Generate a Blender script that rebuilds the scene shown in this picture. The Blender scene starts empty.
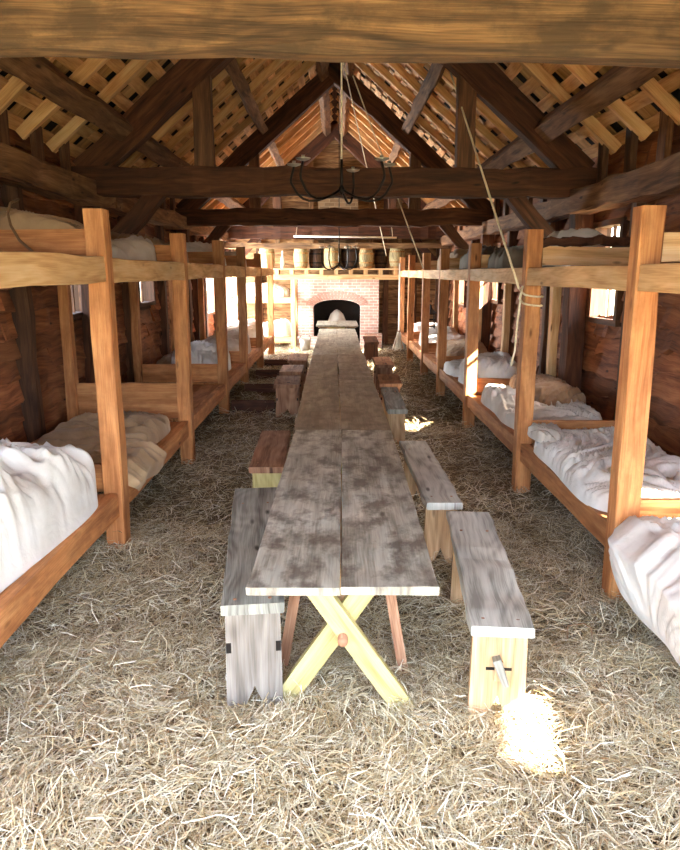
import bpy, math, random
import numpy as np
from mathutils import Vector, Matrix, noise

S = bpy.context.scene
COL = S.collection
H = 1.9                      # height of the eye above the straw
rng = random.Random(7)
R = math.radians

# ------------------------------------------------------------------ helpers
def srgb(r, g, b):
    f = lambda c: (c/255/12.92) if c/255 <= .04045 else ((c/255+.055)/1.055)**2.4
    return (f(r), f(g), f(b), 1)

class MB:
    """collects geometry (world coordinates) and links it as one mesh object"""
    def __init__(s):
        s.v = []; s.f = []; s.uv = []; s.t = []
    def add(s, vs, fs, uvs, tint):
        b = len(s.v); s.v += [tuple(p) for p in vs]
        for f in fs: s.f.append(tuple(b+i for i in f))
        s.uv += uvs; s.t += [tint]*len(vs)
    def timber(s, p0, p1, w, h, up=(0, 0, 1), seg=None, jit=.004, ch=None, tint=None, taper=1., bow=0., r=rng):
        p0 = Vector(p0); p1 = Vector(p1); ax = p1-p0; L = ax.length; ax.normalize()
        up = Vector(up); side = ax.cross(up)
        if side.length < 1e-4: side = ax.cross(Vector((0, 1, 0)))
        side.normalize(); up = side.cross(ax).normalized()
        if ch is None: ch = min(w, h)*.07
        if seg is None: seg = max(1, min(30, int(L/.35)))
        if tint is None: tint = r.random()
        a, b = w/2, h/2
        base = [(-a+ch, -b), (a-ch, -b), (a, -b+ch), (a, b-ch), (a-ch, b), (-a+ch, b), (-a, b-ch), (-a, -b+ch)]
        per = [0]
        for i in range(8):
            q = base[(i+1) % 8]; per.append(per[-1]+math.hypot(q[0]-base[i][0], q[1]-base[i][1]))
        u0 = r.random()*20; v0 = r.random()*20
        vs = []; n = seg+1
        walk = [[r.gauss(0, jit) for _ in range(n)] for _ in range(8)]
        cx = [r.gauss(0, jit*.7) for _ in range(n)]; cz = [r.gauss(0, jit*.7) for _ in range(n)]
        for k in range(n):
            t = k/seg; c = p0+ax*(L*t)+up*(bow*math.sin(math.pi*t)); sc = 1+(taper-1)*t
            for i, (x, y) in enumerate(base):
                j = walk[i][k]*.6+walk[(i//2)*2][k]*.4
                vs.append(c+side*(x*sc+cx[k]+(j if abs(x) > a*.8 else 0)*(1 if x > 0 else -1))+up*(y*sc+cz[k]+j*(1 if y > 0 else -1)))
        fs = []; uv = []
        for k in range(seg):
            for i in range(8):
                j = (i+1) % 8
                fs.append((k*8+i, k*8+j, (k+1)*8+j, (k+1)*8+i))
                ua = u0+L*k/seg; ub = u0+L*(k+1)/seg
                uv += [(ua, v0+per[i]), (ua, v0+per[i+1]), (ub, v0+per[i+1]), (ub, v0+per[i])]
        fs.append(tuple(range(7, -1, -1))); uv += [(u0+base[i][1]*.35, v0+base[i][0]) for i in range(7, -1, -1)]
        fs.append(tuple(seg*8+i for i in range(8))); uv += [(u0+base[i][1]*.35, v0+base[i][0]) for i in range(8)]
        s.add(vs, fs, uv, tint); return s
    def box(s, c, d, tint=None, rot=0, jit=0, axis=None, ch=None):
        """box centred on c, dimensions d, grain along its longest side"""
        d = list(d); ax = d.index(max(d)) if axis is None else axis
        e = [Vector((1, 0, 0)), Vector((0, 1, 0)), Vector((0, 0, 1))]
        m = Matrix.Rotation(rot, 3, 'Z'); e = [m @ q for q in e]
        c = Vector(c); h = e[ax]*(d[ax]/2)
        if ax == 2: s.timber(c-h, c+h, d[0], d[1], up=e[1], jit=jit, tint=tint, ch=ch)
        elif ax == 1: s.timber(c-h, c+h, d[0], d[2], up=(0, 0, 1), jit=jit, tint=tint, ch=ch)
        else: s.timber(c-h, c+h, d[1], d[2], up=(0, 0, 1), jit=jit, tint=tint, ch=ch)
        return s
    def tube(s, pts, rad, n=8, tint=None, cap=True):
        pts = [Vector(p) for p in pts]; m = len(pts)
        rr = rad if isinstance(rad, (list, tuple)) else [rad]*m
        if tint is None: tint = rng.random()
        vs = []; L = [0]
        for i in range(1, m): L.append(L[-1]+(pts[i]-pts[i-1]).length)
        prev = None
        for i, p in enumerate(pts):
            d = (pts[min(i+1, m-1)]-pts[max(i-1, 0)])
            if d.length < 1e-9: d = Vector((0, 0, 1))
            d.normalize()
            ref = prev if prev is not None else (Vector((0, 0, 1)) if abs(d.z) < .9 else Vector((1, 0, 0)))
            a = (ref-d*ref.dot(d)).normalized(); prev = a; b = d.cross(a)
            for k in range(n):
                t = 2*math.pi*k/n; vs.append(p+a*(math.cos(t)*rr[i])+b*(math.sin(t)*rr[i]))
        fs = []; uv = []
        for i in range(m-1):
            for k in range(n):
                j = (k+1) % n
                fs.append((i*n+k, i*n+j, (i+1)*n+j, (i+1)*n+k))
                uv += [(L[i], k/n*6.28*rr[i]), (L[i], (k+1)/n*6.28*rr[i]), (L[i+1], (k+1)/n*6.28*rr[i]), (L[i+1], k/n*6.28*rr[i])]
        if cap:
            fs.append(tuple(range(n-1, -1, -1))); uv += [(0, 0)]*n
            fs.append(tuple((m-1)*n+k for k in range(n))); uv += [(0, 0)]*n
        s.add(vs, fs, uv, tint); return s
    def lathe(s, c, prof, n=24, tint=None, wob=0):
        c = Vector(c); vs = []; fs = []; uv = []; m = len(prof)
        if tint is None: tint = rng.random()
        for (r_, z) in prof:
            for k in range(n):
                t = 2*math.pi*k/n; vs.append(c+Vector((math.cos(t)*r_, math.sin(t)*r_, z)))
        for i in range(m-1):
            for k in range(n):
                j = (k+1) % n
                fs.append((i*n+k, i*n+j, (i+1)*n+j, (i+1)*n+k))
                w = prof[i][0]*6.28/n
                uv += [(prof[i][1], k*w), (prof[i][1], k*w+w), (prof[i+1][1], k*w+w), (prof[i+1][1], k*w)]
        fs.append(tuple(range(n-1, -1, -1))); uv += [(vs[k].x, vs[k].y) for k in range(n-1, -1, -1)]
        fs.append(tuple((m-1)*n+k for k in range(n))); uv += [(vs[k].x, vs[k].y) for k in range(n)]
        s.add(vs, fs, uv, tint); return s
    def prism(s, poly, axis, a, b, tint=None, grain='v'):
        """poly in the plane perpendicular to axis ('y': (x,z); 'x': (y,z); 'z': (x,y)), extruded from a to b"""
        if tint is None: tint = rng.random()
        def P(q, t):
            return {'y': (q[0], t, q[1]), 'x': (t, q[0], q[1]), 'z': (q[0], q[1], t)}[axis]
        n = len(poly); vs = [P(q, a) for q in poly]+[P(q, b) for q in poly]
        g = (lambda x, y: (y, x)) if grain == 'v' else (lambda x, y: (x, y))
        fs = [tuple(range(n)), tuple(range(2*n-1, n-1, -1))]
        uv = [g(*poly[i]) for i in range(n)]+[g(*poly[i]) for i in range(n-1, -1, -1)]
        for i in range(n):
            j = (i+1) % n; dx = poly[j][0]-poly[i][0]; dy = poly[j][1]-poly[i][1]; l = math.hypot(dx, dy)
            fs.append((i, i+n, j+n, j)); o = poly[i][0]+poly[i][1]
            uv += ([(o, a), (o, b), (o+l, b), (o+l, a)] if grain == 'v' else [(a, o), (b, o), (b, o+l), (a, o+l)])
        s.add(vs, fs, uv, tint); return s
    def quadgrid(s, nu, nv, fn, tint=.5, uvs=1.0, flip=False):
        vs = []; fs = []; uv = []
        for j in range(nv+1):
            for i in range(nu+1): vs.append(fn(i/nu, j/nv))
        for j in range(nv):
            for i in range(nu):
                q = (j*(nu+1)+i, j*(nu+1)+i+1, (j+1)*(nu+1)+i+1, (j+1)*(nu+1)+i)
                if flip: q = q[::-1]
                fs.append(q); uv += [(vs[k][0]*uvs, vs[k][1]*uvs) for k in q]
        s.add(vs, fs, uv, tint); return s
    def build(s, name, mat, parent=None, smooth=False, origin=None):
        v = np.array(s.v, dtype=float)
        pl = Vector(parent_world(parent)) if parent else Vector((0, 0, 0))
        lo = v.min(0); hi = v.max(0)
        if origin is None:
            o = Vector(((lo[0]+hi[0])/2, (lo[1]+hi[1])/2, lo[2]))
        else: o = Vector(origin)
        v = v-np.array(o)
        me = bpy.data.meshes.new(name); me.from_pydata(v.tolist(), [], s.f)
        uvl = me.uv_layers.new(name='UVMap'); uvl.data.foreach_set('uv', np.array(s.uv, dtype=np.float32).ravel())
        at = me.attributes.new('tint', 'FLOAT', 'POINT'); at.data.foreach_set('value', np.array(s.t, dtype=np.float32))
        me.materials.append(mat)
        if smooth: me.polygons.foreach_set('use_smooth', [True]*len(me.polygons))
        me.update()
        o_ = bpy.data.objects.new(name, me); COL.objects.link(o_)
        if parent: o_.parent = parent
        o_.location = o-pl
        return o_

def parent_world(p):
    l = Vector(p.location)
    while p.parent: p = p.parent; l = l+Vector(p.location)
    return l

def tag(o, label=None, cat=None, group=None, kind=None):
    if label: o['label'] = label
    if cat: o['category'] = cat
    if group: o['group'] = group
    if kind: o['kind'] = kind
    return o

def empty(name, loc=(0, 0, 0), label=None, cat=None, group=None, kind=None):
    o = bpy.data.objects.new(name, None); COL.objects.link(o); o.location = loc
    o.empty_display_size = .1
    return tag(o, label, cat, group, kind)

def copy_tree(o, parent=None):
    c = o.copy(); COL.objects.link(c); c.parent = parent
    for ch in list(o.children): copy_tree(ch, c)
    return c

# ------------------------------------------------------------------ materials
def newmat(name):
    m = bpy.data.materials.new(name); m.use_nodes = True
    nt = m.node_tree; b = nt.nodes['Principled BSDF']
    return m, nt, b, nt.nodes.new, nt.links.new

def ramp(nt, cols):
    r = nt.nodes.new('ShaderNodeValToRGB'); e = r.color_ramp.elements
    while len(e) < len(cols): e.new(.5)
    for i, (p, c) in enumerate(cols): e[i].position = p; e[i].color = c
    return r

def wood(name, dark, mid, light, rough=.75, fine=1., knots=True, vary=.35, bump=.35, blotch=0., blotchcol=None, rings=.5):
    m, nt, b, N, L = newmat(name)
    uv = N('ShaderNodeUVMap'); uv.uv_map = 'UVMap'
    at = N('ShaderNodeAttribute'); at.attribute_name = 'tint'
    sp = N('ShaderNodeSeparateXYZ'); L(uv.outputs[0], sp.inputs[0])
    ml = N('ShaderNodeMath'); ml.operation = 'MULTIPLY'; ml.inputs[1].default_value = 41.; L(at.outputs['Fac'], ml.inputs[0])
    cb = N('ShaderNodeCombineXYZ'); L(sp.outputs[0], cb.inputs[0]); L(sp.outputs[1], cb.inputs[1]); L(ml.outputs[0], cb.inputs[2])
    def mapped(sx, sy):
        mp = N('ShaderNodeMapping'); mp.inputs['Scale'].default_value = (sx, sy, 1); L(cb.outputs[0], mp.inputs[0]); return mp
    m1 = mapped(1.3, 13*fine); n1 = N('ShaderNodeTexNoise'); n1.inputs['Scale'].default_value = 1.; n1.inputs['Detail'].default_value = 5
    n1.inputs['Distortion'].default_value = .9; L(m1.outputs[0], n1.inputs[0])
    m2 = mapped(5, 150*fine); n2 = N('ShaderNodeTexNoise'); n2.inputs['Scale'].default_value = 1.; n2.inputs['Detail'].default_value = 3; L(m2.outputs[0], n2.inputs[0])
    m3 = mapped(.9, 2.2); n3 = N('ShaderNodeTexNoise'); n3.inputs['Scale'].default_value = 1.6; n3.inputs['Detail'].default_value = 4; L(m3.outputs[0], n3.inputs[0])
    # growth rings: sine of a warped across-grain coordinate
    m4 = mapped(.8, 3.2); n4 = N('ShaderNodeTexNoise'); n4.inputs['Scale'].default_value = 1.; n4.inputs['Detail'].default_value = 1; L(m4.outputs[0], n4.inputs[0])
    r1 = N('ShaderNodeMath'); r1.operation = 'MULTIPLY'; r1.inputs[1].default_value = 75*fine; L(n4.outputs[0], r1.inputs[0])
    r2 = N('ShaderNodeMath'); r2.operation = 'SINE'; L(r1.outputs[0], r2.inputs[0])
    r3 = N('ShaderNodeMath'); r3.operation = 'MULTIPLY'; r3.inputs[1].default_value = .11*rings; L(r2.outputs[0], r3.inputs[0])
    a1 = N('ShaderNodeMath'); a1.operation = 'MULTIPLY_ADD'; a1.inputs[1].default_value = .45; L(n2.outputs[0], a1.inputs[0]); L(n1.outputs[0], a1.inputs[2])
    a2 = N('ShaderNodeMath'); a2.operation = 'ADD'; L(a1.outputs[0], a2.inputs[0]); L(r3.outputs[0], a2.inputs[1])
    a3 = N('ShaderNodeMath'); a3.operation = 'SUBTRACT'; L(a2.outputs[0], a3.inputs[0]); a3.inputs[1].default_value = .22
    rp = ramp(nt, [(.28, dark), (.52, mid), (.78, light)]); L(a3.outputs[0], rp.inputs[0])
    # board to board and broad variation
    v1 = N('ShaderNodeMath'); v1.operation = 'MULTIPLY_ADD'; v1.inputs[1].default_value = vary; v1.inputs[2].default_value = 1-vary*.55; L(at.outputs['Fac'], v1.inputs[0])
    v2 = N('ShaderNodeMath'); v2.operation = 'MULTIPLY_ADD'; v2.inputs[1].default_value = .9; v2.inputs[2].default_value = .55; L(n3.outputs[0], v2.inputs[0])
    v3 = N('ShaderNodeMath'); v3.operation = 'MULTIPLY'; L(v1.outputs[0], v3.inputs[0]); L(v2.outputs[0], v3.inputs[1])
    hs = N('ShaderNodeHueSaturation'); L(rp.outputs[0], hs.inputs['Color']); L(v3.outputs[0], hs.inputs['Value'])
    out = hs.outputs[0]
    if knots:
        mk = mapped(2.2, 7.); vo = N('ShaderNodeTexVoronoi'); vo.inputs['Scale'].default_value = 1.; L(mk.outputs[0], vo.inputs[0])
        rk = ramp(nt, [(.05, (1, 1, 1, 1)), (.13, (0, 0, 0, 1))]); L(vo.outputs['Distance'], rk.inputs[0])
        mx = N('ShaderNodeMix'); mx.data_type = 'RGBA'; L(rk.outputs[0], mx.inputs[0]); L(out, mx.inputs[6]); mx.inputs[7].default_value = tuple(c*.45 for c in dark[:3])+(1,)
        out = mx.outputs[2]
    if blotch:
        mp = mapped(2.5, 4.); nb = N('ShaderNodeTexNoise'); nb.inputs['Scale'].default_value = 1.7; nb.inputs['Detail'].default_value = 7; nb.inputs['Roughness'].default_value = .65; L(mp.outputs[0], nb.inputs[0])
        rb = ramp(nt, [(.45, (0, 0, 0, 1)), (.62, (blotch,)*3+(1,))]); L(nb.outputs[0], rb.inputs[0])
        mx = N('ShaderNodeMix'); mx.data_type = 'RGBA'; L(rb.outputs[0], mx.inputs[0]); L(out, mx.inputs[6]); mx.inputs[7].default_value = blotchcol
        out = mx.outputs[2]
    L(out, b.inputs['Base Color']); b.inputs['Roughness'].default_value = rough
    bp = N('ShaderNodeBump'); bp.inputs['Strength'].default_value = bump; bp.inputs['Distance'].default_value = .01
    L(a2.outputs[0], bp.inputs['Height']); L(bp.outputs[0], b.inputs['Normal'])
    return m

def plain(name, col, rough=.8, metal=0, nscale=12, var=.3, bump=.2, attr=False):
    m, nt, b, N, L = newmat(name)
    tc = N('ShaderNodeTexCoord'); n = N('ShaderNodeTexNoise'); n.inputs['Scale'].default_value = nscale; n.inputs['Detail'].default_value = 5
    L(tc.outputs['Object'], n.inputs[0])
    ma = N('ShaderNodeMath'); ma.operation = 'MULTIPLY_ADD'; ma.inputs[1].default_value = var*2; ma.inputs[2].default_value = 1-var; L(n.outputs[0], ma.inputs[0])
    hs = N('ShaderNodeHueSaturation'); hs.inputs['Color'].default_value = col; L(ma.outputs[0], hs.inputs['Value'])
    L(hs.outputs[0], b.inputs['Base Color']); b.inputs['Roughness'].default_value = rough; b.inputs['Metallic'].default_value = metal
    bp = N('ShaderNodeBump'); bp.inputs['Strength'].default_value = bump; bp.inputs['Distance'].default_value = .01; L(n.outputs[0], bp.inputs['Height']); L(bp.outputs[0], b.inputs['Normal'])
    return m

def cloth(name, c1, c2, stain=.3):
    m, nt, b, N, L = newmat(name)
    tc = N('ShaderNodeTexCoord'); n = N('ShaderNodeTexNoise'); n.inputs['Scale'].default_value = 3.; n.inputs['Detail'].default_value = 6; n.inputs['Distortion'].default_value = .6
    L(tc.outputs['Object'], n.inputs[0])
    rp = ramp(nt, [(.35, c1), (.65, c2)]); L(n.outputs[0], rp.inputs[0]); L(rp.outputs[0], b.inputs['Base Color'])
    w = N('ShaderNodeTexNoise'); w.inputs['Scale'].default_value = 250.; L(tc.outputs['Object'], w.inputs[0])
    n5 = N('ShaderNodeTexNoise'); n5.inputs['Scale'].default_value = 5.; n5.inputs['Detail'].default_value = 3; n5.inputs['Distortion'].default_value = .7; L(tc.outputs['Object'], n5.inputs[0])
    ad = N('ShaderNodeMath'); ad.operation = 'MULTIPLY_ADD'; ad.inputs[1].default_value = .06; L(w.outputs[0], ad.inputs[0]); L(n5.outputs[0], ad.inputs[2])
    bp = N('ShaderNodeBump'); bp.inputs['Strength'].default_value = .35; bp.inputs['Distance'].default_value = .03; L(ad.outputs[0], bp.inputs['Height']); L(bp.outputs[0], b.inputs['Normal'])
    b.inputs['Roughness'].default_value = .95
    b.inputs['Sheen Weight'].default_value = .15
    return m

M = {}
M['pine'] = wood('warm_pine', srgb(150, 92, 50), srgb(188, 126, 76), srgb(212, 156, 102), rings=.3, blotch=.35, blotchcol=srgb(120, 70, 36))
M['pine_light'] = wood('pale_pine', srgb(190, 140, 90), srgb(222, 180, 128), srgb(236, 204, 158), rings=.3)
M['bark'] = wood('dark_oak', srgb(44, 22, 11), srgb(80, 44, 25), srgb(110, 68, 42), rough=.85, bump=.6, vary=.25, rings=.25)
M['front_beam'] = wood('weathered_oak', srgb(46, 31, 20), srgb(92, 67, 43), srgb(136, 104, 70), rough=.85, bump=.8, rings=.2, fine=1.3, blotch=.75, blotchcol=srgb(58, 42, 26))
M['plate'] = wood('grey_brown_oak', srgb(70, 44, 28), srgb(118, 82, 54), srgb(152, 114, 80), rough=.85, bump=.6, rings=.25)
M['rafter'] = wood('rafter_wood', srgb(190, 134, 82), srgb(222, 174, 120), srgb(238, 202, 152), rings=.3, knots=False, vary=.45)
M['lath'] = wood('lath_wood', srgb(180, 120, 72), srgb(214, 160, 106), srgb(230, 186, 134), rings=.3, knots=False, vary=.4)
M['shingle'] = wood('shingle_wood', srgb(140, 94, 52), srgb(186, 138, 84), srgb(208, 164, 108), rings=.3, knots=False, vary=.5)
M['cladding'] = wood('wall_boards', srgb(96, 52, 30), srgb(146, 88, 54), srgb(176, 118, 76), rough=.8, rings=.25, bump=.6, vary=.6)
M['cladding_end'] = wood('end_wall_boards', srgb(88, 58, 34), srgb(146, 108, 70), srgb(184, 146, 102), rough=.8, bump=.6, vary=.6)
M['stud'] = wood('stud_wood', srgb(54, 32, 19), srgb(92, 58, 37), srgb(126, 86, 58), vary=.6, rings=.25)
M['bench_grey'] = wood('weathered_bench', srgb(100, 98, 90), srgb(146, 145, 136), srgb(178, 178, 168), rough=.7, bump=.5, vary=.2, rings=.45, fine=1.3)
M['bench_pale'] = wood('pale_weathered_bench', srgb(150, 150, 142), srgb(202, 203, 195), srgb(224, 225, 218), rough=.6, bump=.5, vary=.2, rings=.6, fine=1.2)
M['bench_mauve'] = wood('mauve_grey_board', srgb(92, 84, 76), srgb(128, 120, 112), srgb(154, 147, 138), vary=.2, rings=.5)
M['bench_leg'] = wood('bench_leg', srgb(150, 116, 84), srgb(190, 156, 118), srgb(214, 186, 150), vary=.3)
M['bench_red'] = wood('reddish_bench', srgb(120, 80, 58), srgb(168, 124, 96), srgb(198, 158, 128), vary=.3)
M['trestle'] = wood('fresh_yellow_pine', srgb(152, 138, 86), srgb(182, 170, 114), srgb(200, 190, 138), vary=.15, rings=.5, knots=False)
M['table'] = wood('table_boards', srgb(138, 134, 122), srgb(180, 178, 166), srgb(204, 204, 194), rough=.42, bump=.3, vary=.2, rings=.2, fine=.8, blotch=.8, blotchcol=srgb(88, 76, 66))
M['sleeper'] = wood('red_brown_board', srgb(50, 26, 16), srgb(84, 48, 32), srgb(110, 68, 46))
M['barrel'] = wood('barrel_wood', srgb(120, 104, 70), srgb(176, 160, 116), srgb(208, 196, 152), knots=False)
M['barrel_shaded'] = wood('shaded_barrel_wood', srgb(40, 24, 14), srgb(74, 48, 30), srgb(100, 70, 46), knots=False)  # shade on the barrels set further back, put into the wood colour
M['iron'] = plain('black_iron', srgb(34, 28, 26), .5, .6)
M['tin'] = plain('pale_tin', srgb(190, 186, 178), .35, .7)
M['rope'] = plain('hemp_rope', srgb(232, 220, 194), .9, 0, 60)
M['rope_dark'] = plain('brown_strap', srgb(120, 92, 66), .9, 0, 60)
M['white_cloth'] = cloth('white_linen', srgb(214, 212, 208), srgb(236, 236, 236))
M['grey_cloth'] = cloth('grey_linen', srgb(172, 162, 152), srgb(206, 200, 194))
M['tan_cloth'] = cloth('tan_linen', srgb(150, 122, 90), srgb(186, 158, 124))
M['brown_cloth'] = cloth('brown_linen', srgb(120, 88, 60), srgb(156, 122, 88))
M['soot'] = plain('soot', srgb(26, 22, 20), .95, 0, 6, .5)
M['ash'] = plain('pale_stone', srgb(168, 162, 152), .9, 0, 8, .3, .5)
M['roof_dark'] = plain('dark_roof_cover', srgb(24, 18, 14), .95)
M['outer'] = plain('outer_boards', srgb(70, 46, 30), .9)
M['bristle'] = plain('pale_twigs', srgb(206, 200, 186), .9, 0, 40)
M['broomstick'] = plain('pale_stick', srgb(222, 214, 200), .7)

def brick(name, c1, c2, mortar, sc=1.):
    m, nt, b, N, L = newmat(name)
    uv = N('ShaderNodeUVMap'); uv.uv_map = 'UVMap'
    bt = N('ShaderNodeTexBrick'); bt.inputs['Scale'].default_value = 1.
    bt.inputs['Brick Width'].default_value = .22*sc; bt.inputs['Row Height'].default_value = .075*sc
    bt.inputs['Mortar Size'].default_value = .009; bt.inputs['Mortar Smooth'].default_value = .3
    bt.inputs['Color1'].default_value = c1; bt.inputs['Color2'].default_value = c2; bt.inputs['Mortar'].default_value = mortar
    L(uv.outputs[0], bt.inputs[0])
    n = N('ShaderNodeTexNoise'); n.inputs['Scale'].default_value = 9; n.inputs['Detail'].default_value = 6; L(uv.outputs[0], n.inputs[0])
    ma = N('ShaderNodeMath'); ma.operation = 'MULTIPLY_ADD'; ma.inputs[1].default_value = .8; ma.inputs[2].default_value = .6; L(n.outputs[0], ma.inputs[0])
    hs = N('ShaderNodeHueSaturation'); L(bt.outputs['Color'], hs.inputs['Color']); L(ma.outputs[0], hs.inputs['Value'])
    L(hs.outputs[0], b.inputs['Base Color']); b.inputs['Roughness'].default_value = .9
    bp = N('ShaderNodeBump'); bp.inputs['Strength'].default_value = .8; bp.inputs['Distance'].default_value = .01; bp.invert = True
    L(bt.outputs['Fac'], bp.inputs['Height']); L(bp.outputs[0], b.inputs['Normal'])
    return m
M['brick'] = brick('pink_brick', srgb(222, 184, 170), srgb(206, 166, 152), srgb(232, 226, 218))  # strong light on the bricks is put into this lightened colour
M['stone'] = brick('brown_stone', srgb(140, 112, 80), srgb(112, 88, 62), srgb(150, 128, 98), 1.2)
M['voussoir'] = plain('arch_brick', srgb(204, 160, 146), .9, 0, 10, .4)

def straw_mat(name, ground=False):
    m, nt, b, N, L = newmat(name)
    if ground:
        tc = N('ShaderNodeTexCoord'); n = N('ShaderNodeTexNoise'); n.inputs['Scale'].default_value = 60; n.inputs['Detail'].default_value = 6; n.inputs['Distortion'].default_value = 2
        L(tc.outputs['Object'], n.inputs[0])
        rp = ramp(nt, [(.35, srgb(48, 32, 15)), (.5, srgb(104, 78, 44)), (.68, srgb(190, 172, 136))]); L(n.outputs[0], rp.inputs[0])
        L(rp.outputs[0], b.inputs['Base Color'])
        bp = N('ShaderNodeBump'); bp.inputs['Strength'].default_value = 1; bp.inputs['Distance'].default_value = .02; L(n.outputs[0], bp.inputs['Height']); L(bp.outputs[0], b.inputs['Normal'])
    else:
        at = N('ShaderNodeAttribute'); at.attribute_name = 'tint'
        rp = ramp(nt, [(0, srgb(112, 84, 48)), (.35, srgb(184, 162, 120)), (.7, srgb(222, 211, 180)), (1, srgb(246, 242, 228))]); L(at.outputs['Fac'], rp.inputs[0])
        L(rp.outputs[0], b.inputs['Base Color'])
    b.inputs['Roughness'].default_value = .7
    return m
M['straw'] = straw_mat('straw'); M['straw_bed'] = straw_mat('straw_bed', True)

# ------------------------------------------------------------------ layout constants
YL = [2.30, 4.68, 7.07, 9.50, 11.75, 14.25, 16.90]            # left bunk posts
YR = [1.00, 3.88, 6.10, 8.63, 11.05, 13.15, 15.70, 17.90]     # right bunk posts
XL, XR = -1.52, 1.67                                          # post centre lines
WX = 2.92                                                     # inner face of the side walls
Y0, Y1 = -.5, 19.2                                           # building ends
TRUSS = [2.94, 8.2, 13.2, 18.25]
def roofz(x): return 5.5-.85*abs(x)                           # underside of the common rafters
SL = math.atan(.85)

# ------------------------------------------------------------------ floor, straw
SLEEP = [9.62, 11.1, 12.75, 14.35]
def ground(x, y):
    z = .018*math.sin(x*2.1+y*1.3)+.016*math.sin(y*2.7-x*1.1+1)+.045*noise.noise(Vector((x*1.7, y*1.7, 3)))+.03*noise.noise(Vector((x*4, y*4, 7)))
    if -1.6 < x < -.55:
        for q in SLEEP:
            d = y-q
            if 0 <= d < .75: z += .15*(1-d/.75)**.8*min(1, d/.02)
    return z
fl = MB()
fl.quadgrid(64, 220, lambda u, v: ((u-.5)*6.1, Y0+v*(Y1-Y0), ground((u-.5)*6.1, Y0+v*(Y1-Y0))-.012))
tag(fl.build('floor', M['straw_bed'], smooth=True), kind='structure')

def make_straw():
    g = np.random.default_rng(11)
    bands = [(1.7, 3.4, 70000, .9), (3.4, 5.2, 40000, 1.1), (5.2, 8.5, 20000, 1.4), (8.5, 13., 12000, 2.), (13., 18.8, 6000, 2.8)]
    P = []; 
    for a, b_, n, k in bands:
        x = g.uniform(-2.8, 2.8, n); y = g.uniform(a, b_, n)
        keep = np.abs(x) < np.minimum(2.8, .62*y+.3)
        x, y = x[keep], y[keep]
        P.append(np.stack([x, y, np.full(len(x), k)], 1))
    P = np.concatenate(P); n = len(P)
    z = np.array([ground(a, b_) for a, b_, _ in P])
    ln = g.gamma(4, .016, n)*P[:, 2]**.5+.025; th = g.uniform(0, 2*np.pi, n)
    # neighbouring straws share a direction here and there
    sw = np.array([noise.noise(Vector((a*1.6, b_*1.6, 9)))*5 for a, b_, _ in P]); th = np.where(g.random(n) < .5, sw+g.normal(0, .6, n), th)
    el = g.normal(.12, .22, n); w = g.uniform(.0011, .0026, n)*P[:, 2]
    d = np.stack([np.cos(th)*np.cos(el), np.sin(th)*np.cos(el), np.sin(el)], 1)
    side = np.stack([-np.sin(th), np.cos(th), g.normal(0, .4, n)], 1); side /= np.linalg.norm(side, axis=1)[:, None]
    c = np.stack([P[:, 0], P[:, 1], z+g.gamma(2., .009, n)+np.abs(np.sin(el))*ln*.35], 1)
    bend = g.normal(0, .12, n)[:, None]*ln[:, None]*side; bend[:, 2] += g.normal(0, .05, n)*ln
    a = c-d*ln[:, None]/2; e = c+d*ln[:, None]/2; mid = c+bend
    W = side*w[:, None]
    V = np.stack([a-W, a+W, mid-W, mid+W, e-W*.6, e+W*.6], 1).reshape(-1, 3)
    idx = np.arange(n)*6
    F = np.stack([idx, idx+1, idx+3, idx+2, idx+2, idx+3, idx+5, idx+4], 1).reshape(-1, 4)
    me = bpy.data.meshes.new('straw'); me.from_pydata(V.tolist(), [], F.tolist())
    t = np.clip(g.beta(2.2, 1.6, n), 0, 1); at = me.attributes.new('tint', 'FLOAT', 'POINT'); at.data.foreach_set('value', np.repeat(t, 6).astype(np.float32))
    me.materials.append(M['straw']); o = bpy.data.objects.new('straw', me); COL.objects.link(o)
    tag(o, 'loose pale straw strewn thickly over the whole floor', 'straw', kind='stuff')
make_straw()

gr = MB(); gr.quadgrid(1, 1, lambda u, v: ((u-.5)*160, (v-.5)*160, -.12), tint=.5)
M['grass'] = plain('dry_grass', srgb(112, 112, 84), .95, 0, 2)
tag(gr.build('ground', M['grass']), kind='structure')

# ------------------------------------------------------------------ side walls
def subtract(a, b, cuts):
    spans = [(a, b)]
    for c, d in cuts:
        out = []
        for p, q in spans:
            if d <= p or c >= q: out.append((p, q)); continue
            if c > p: out.append((p, c))
            if d < q: out.append((d, q))
        spans = out
    return [s_ for s_ in spans if s_[1]-s_[0] > .02]

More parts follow.
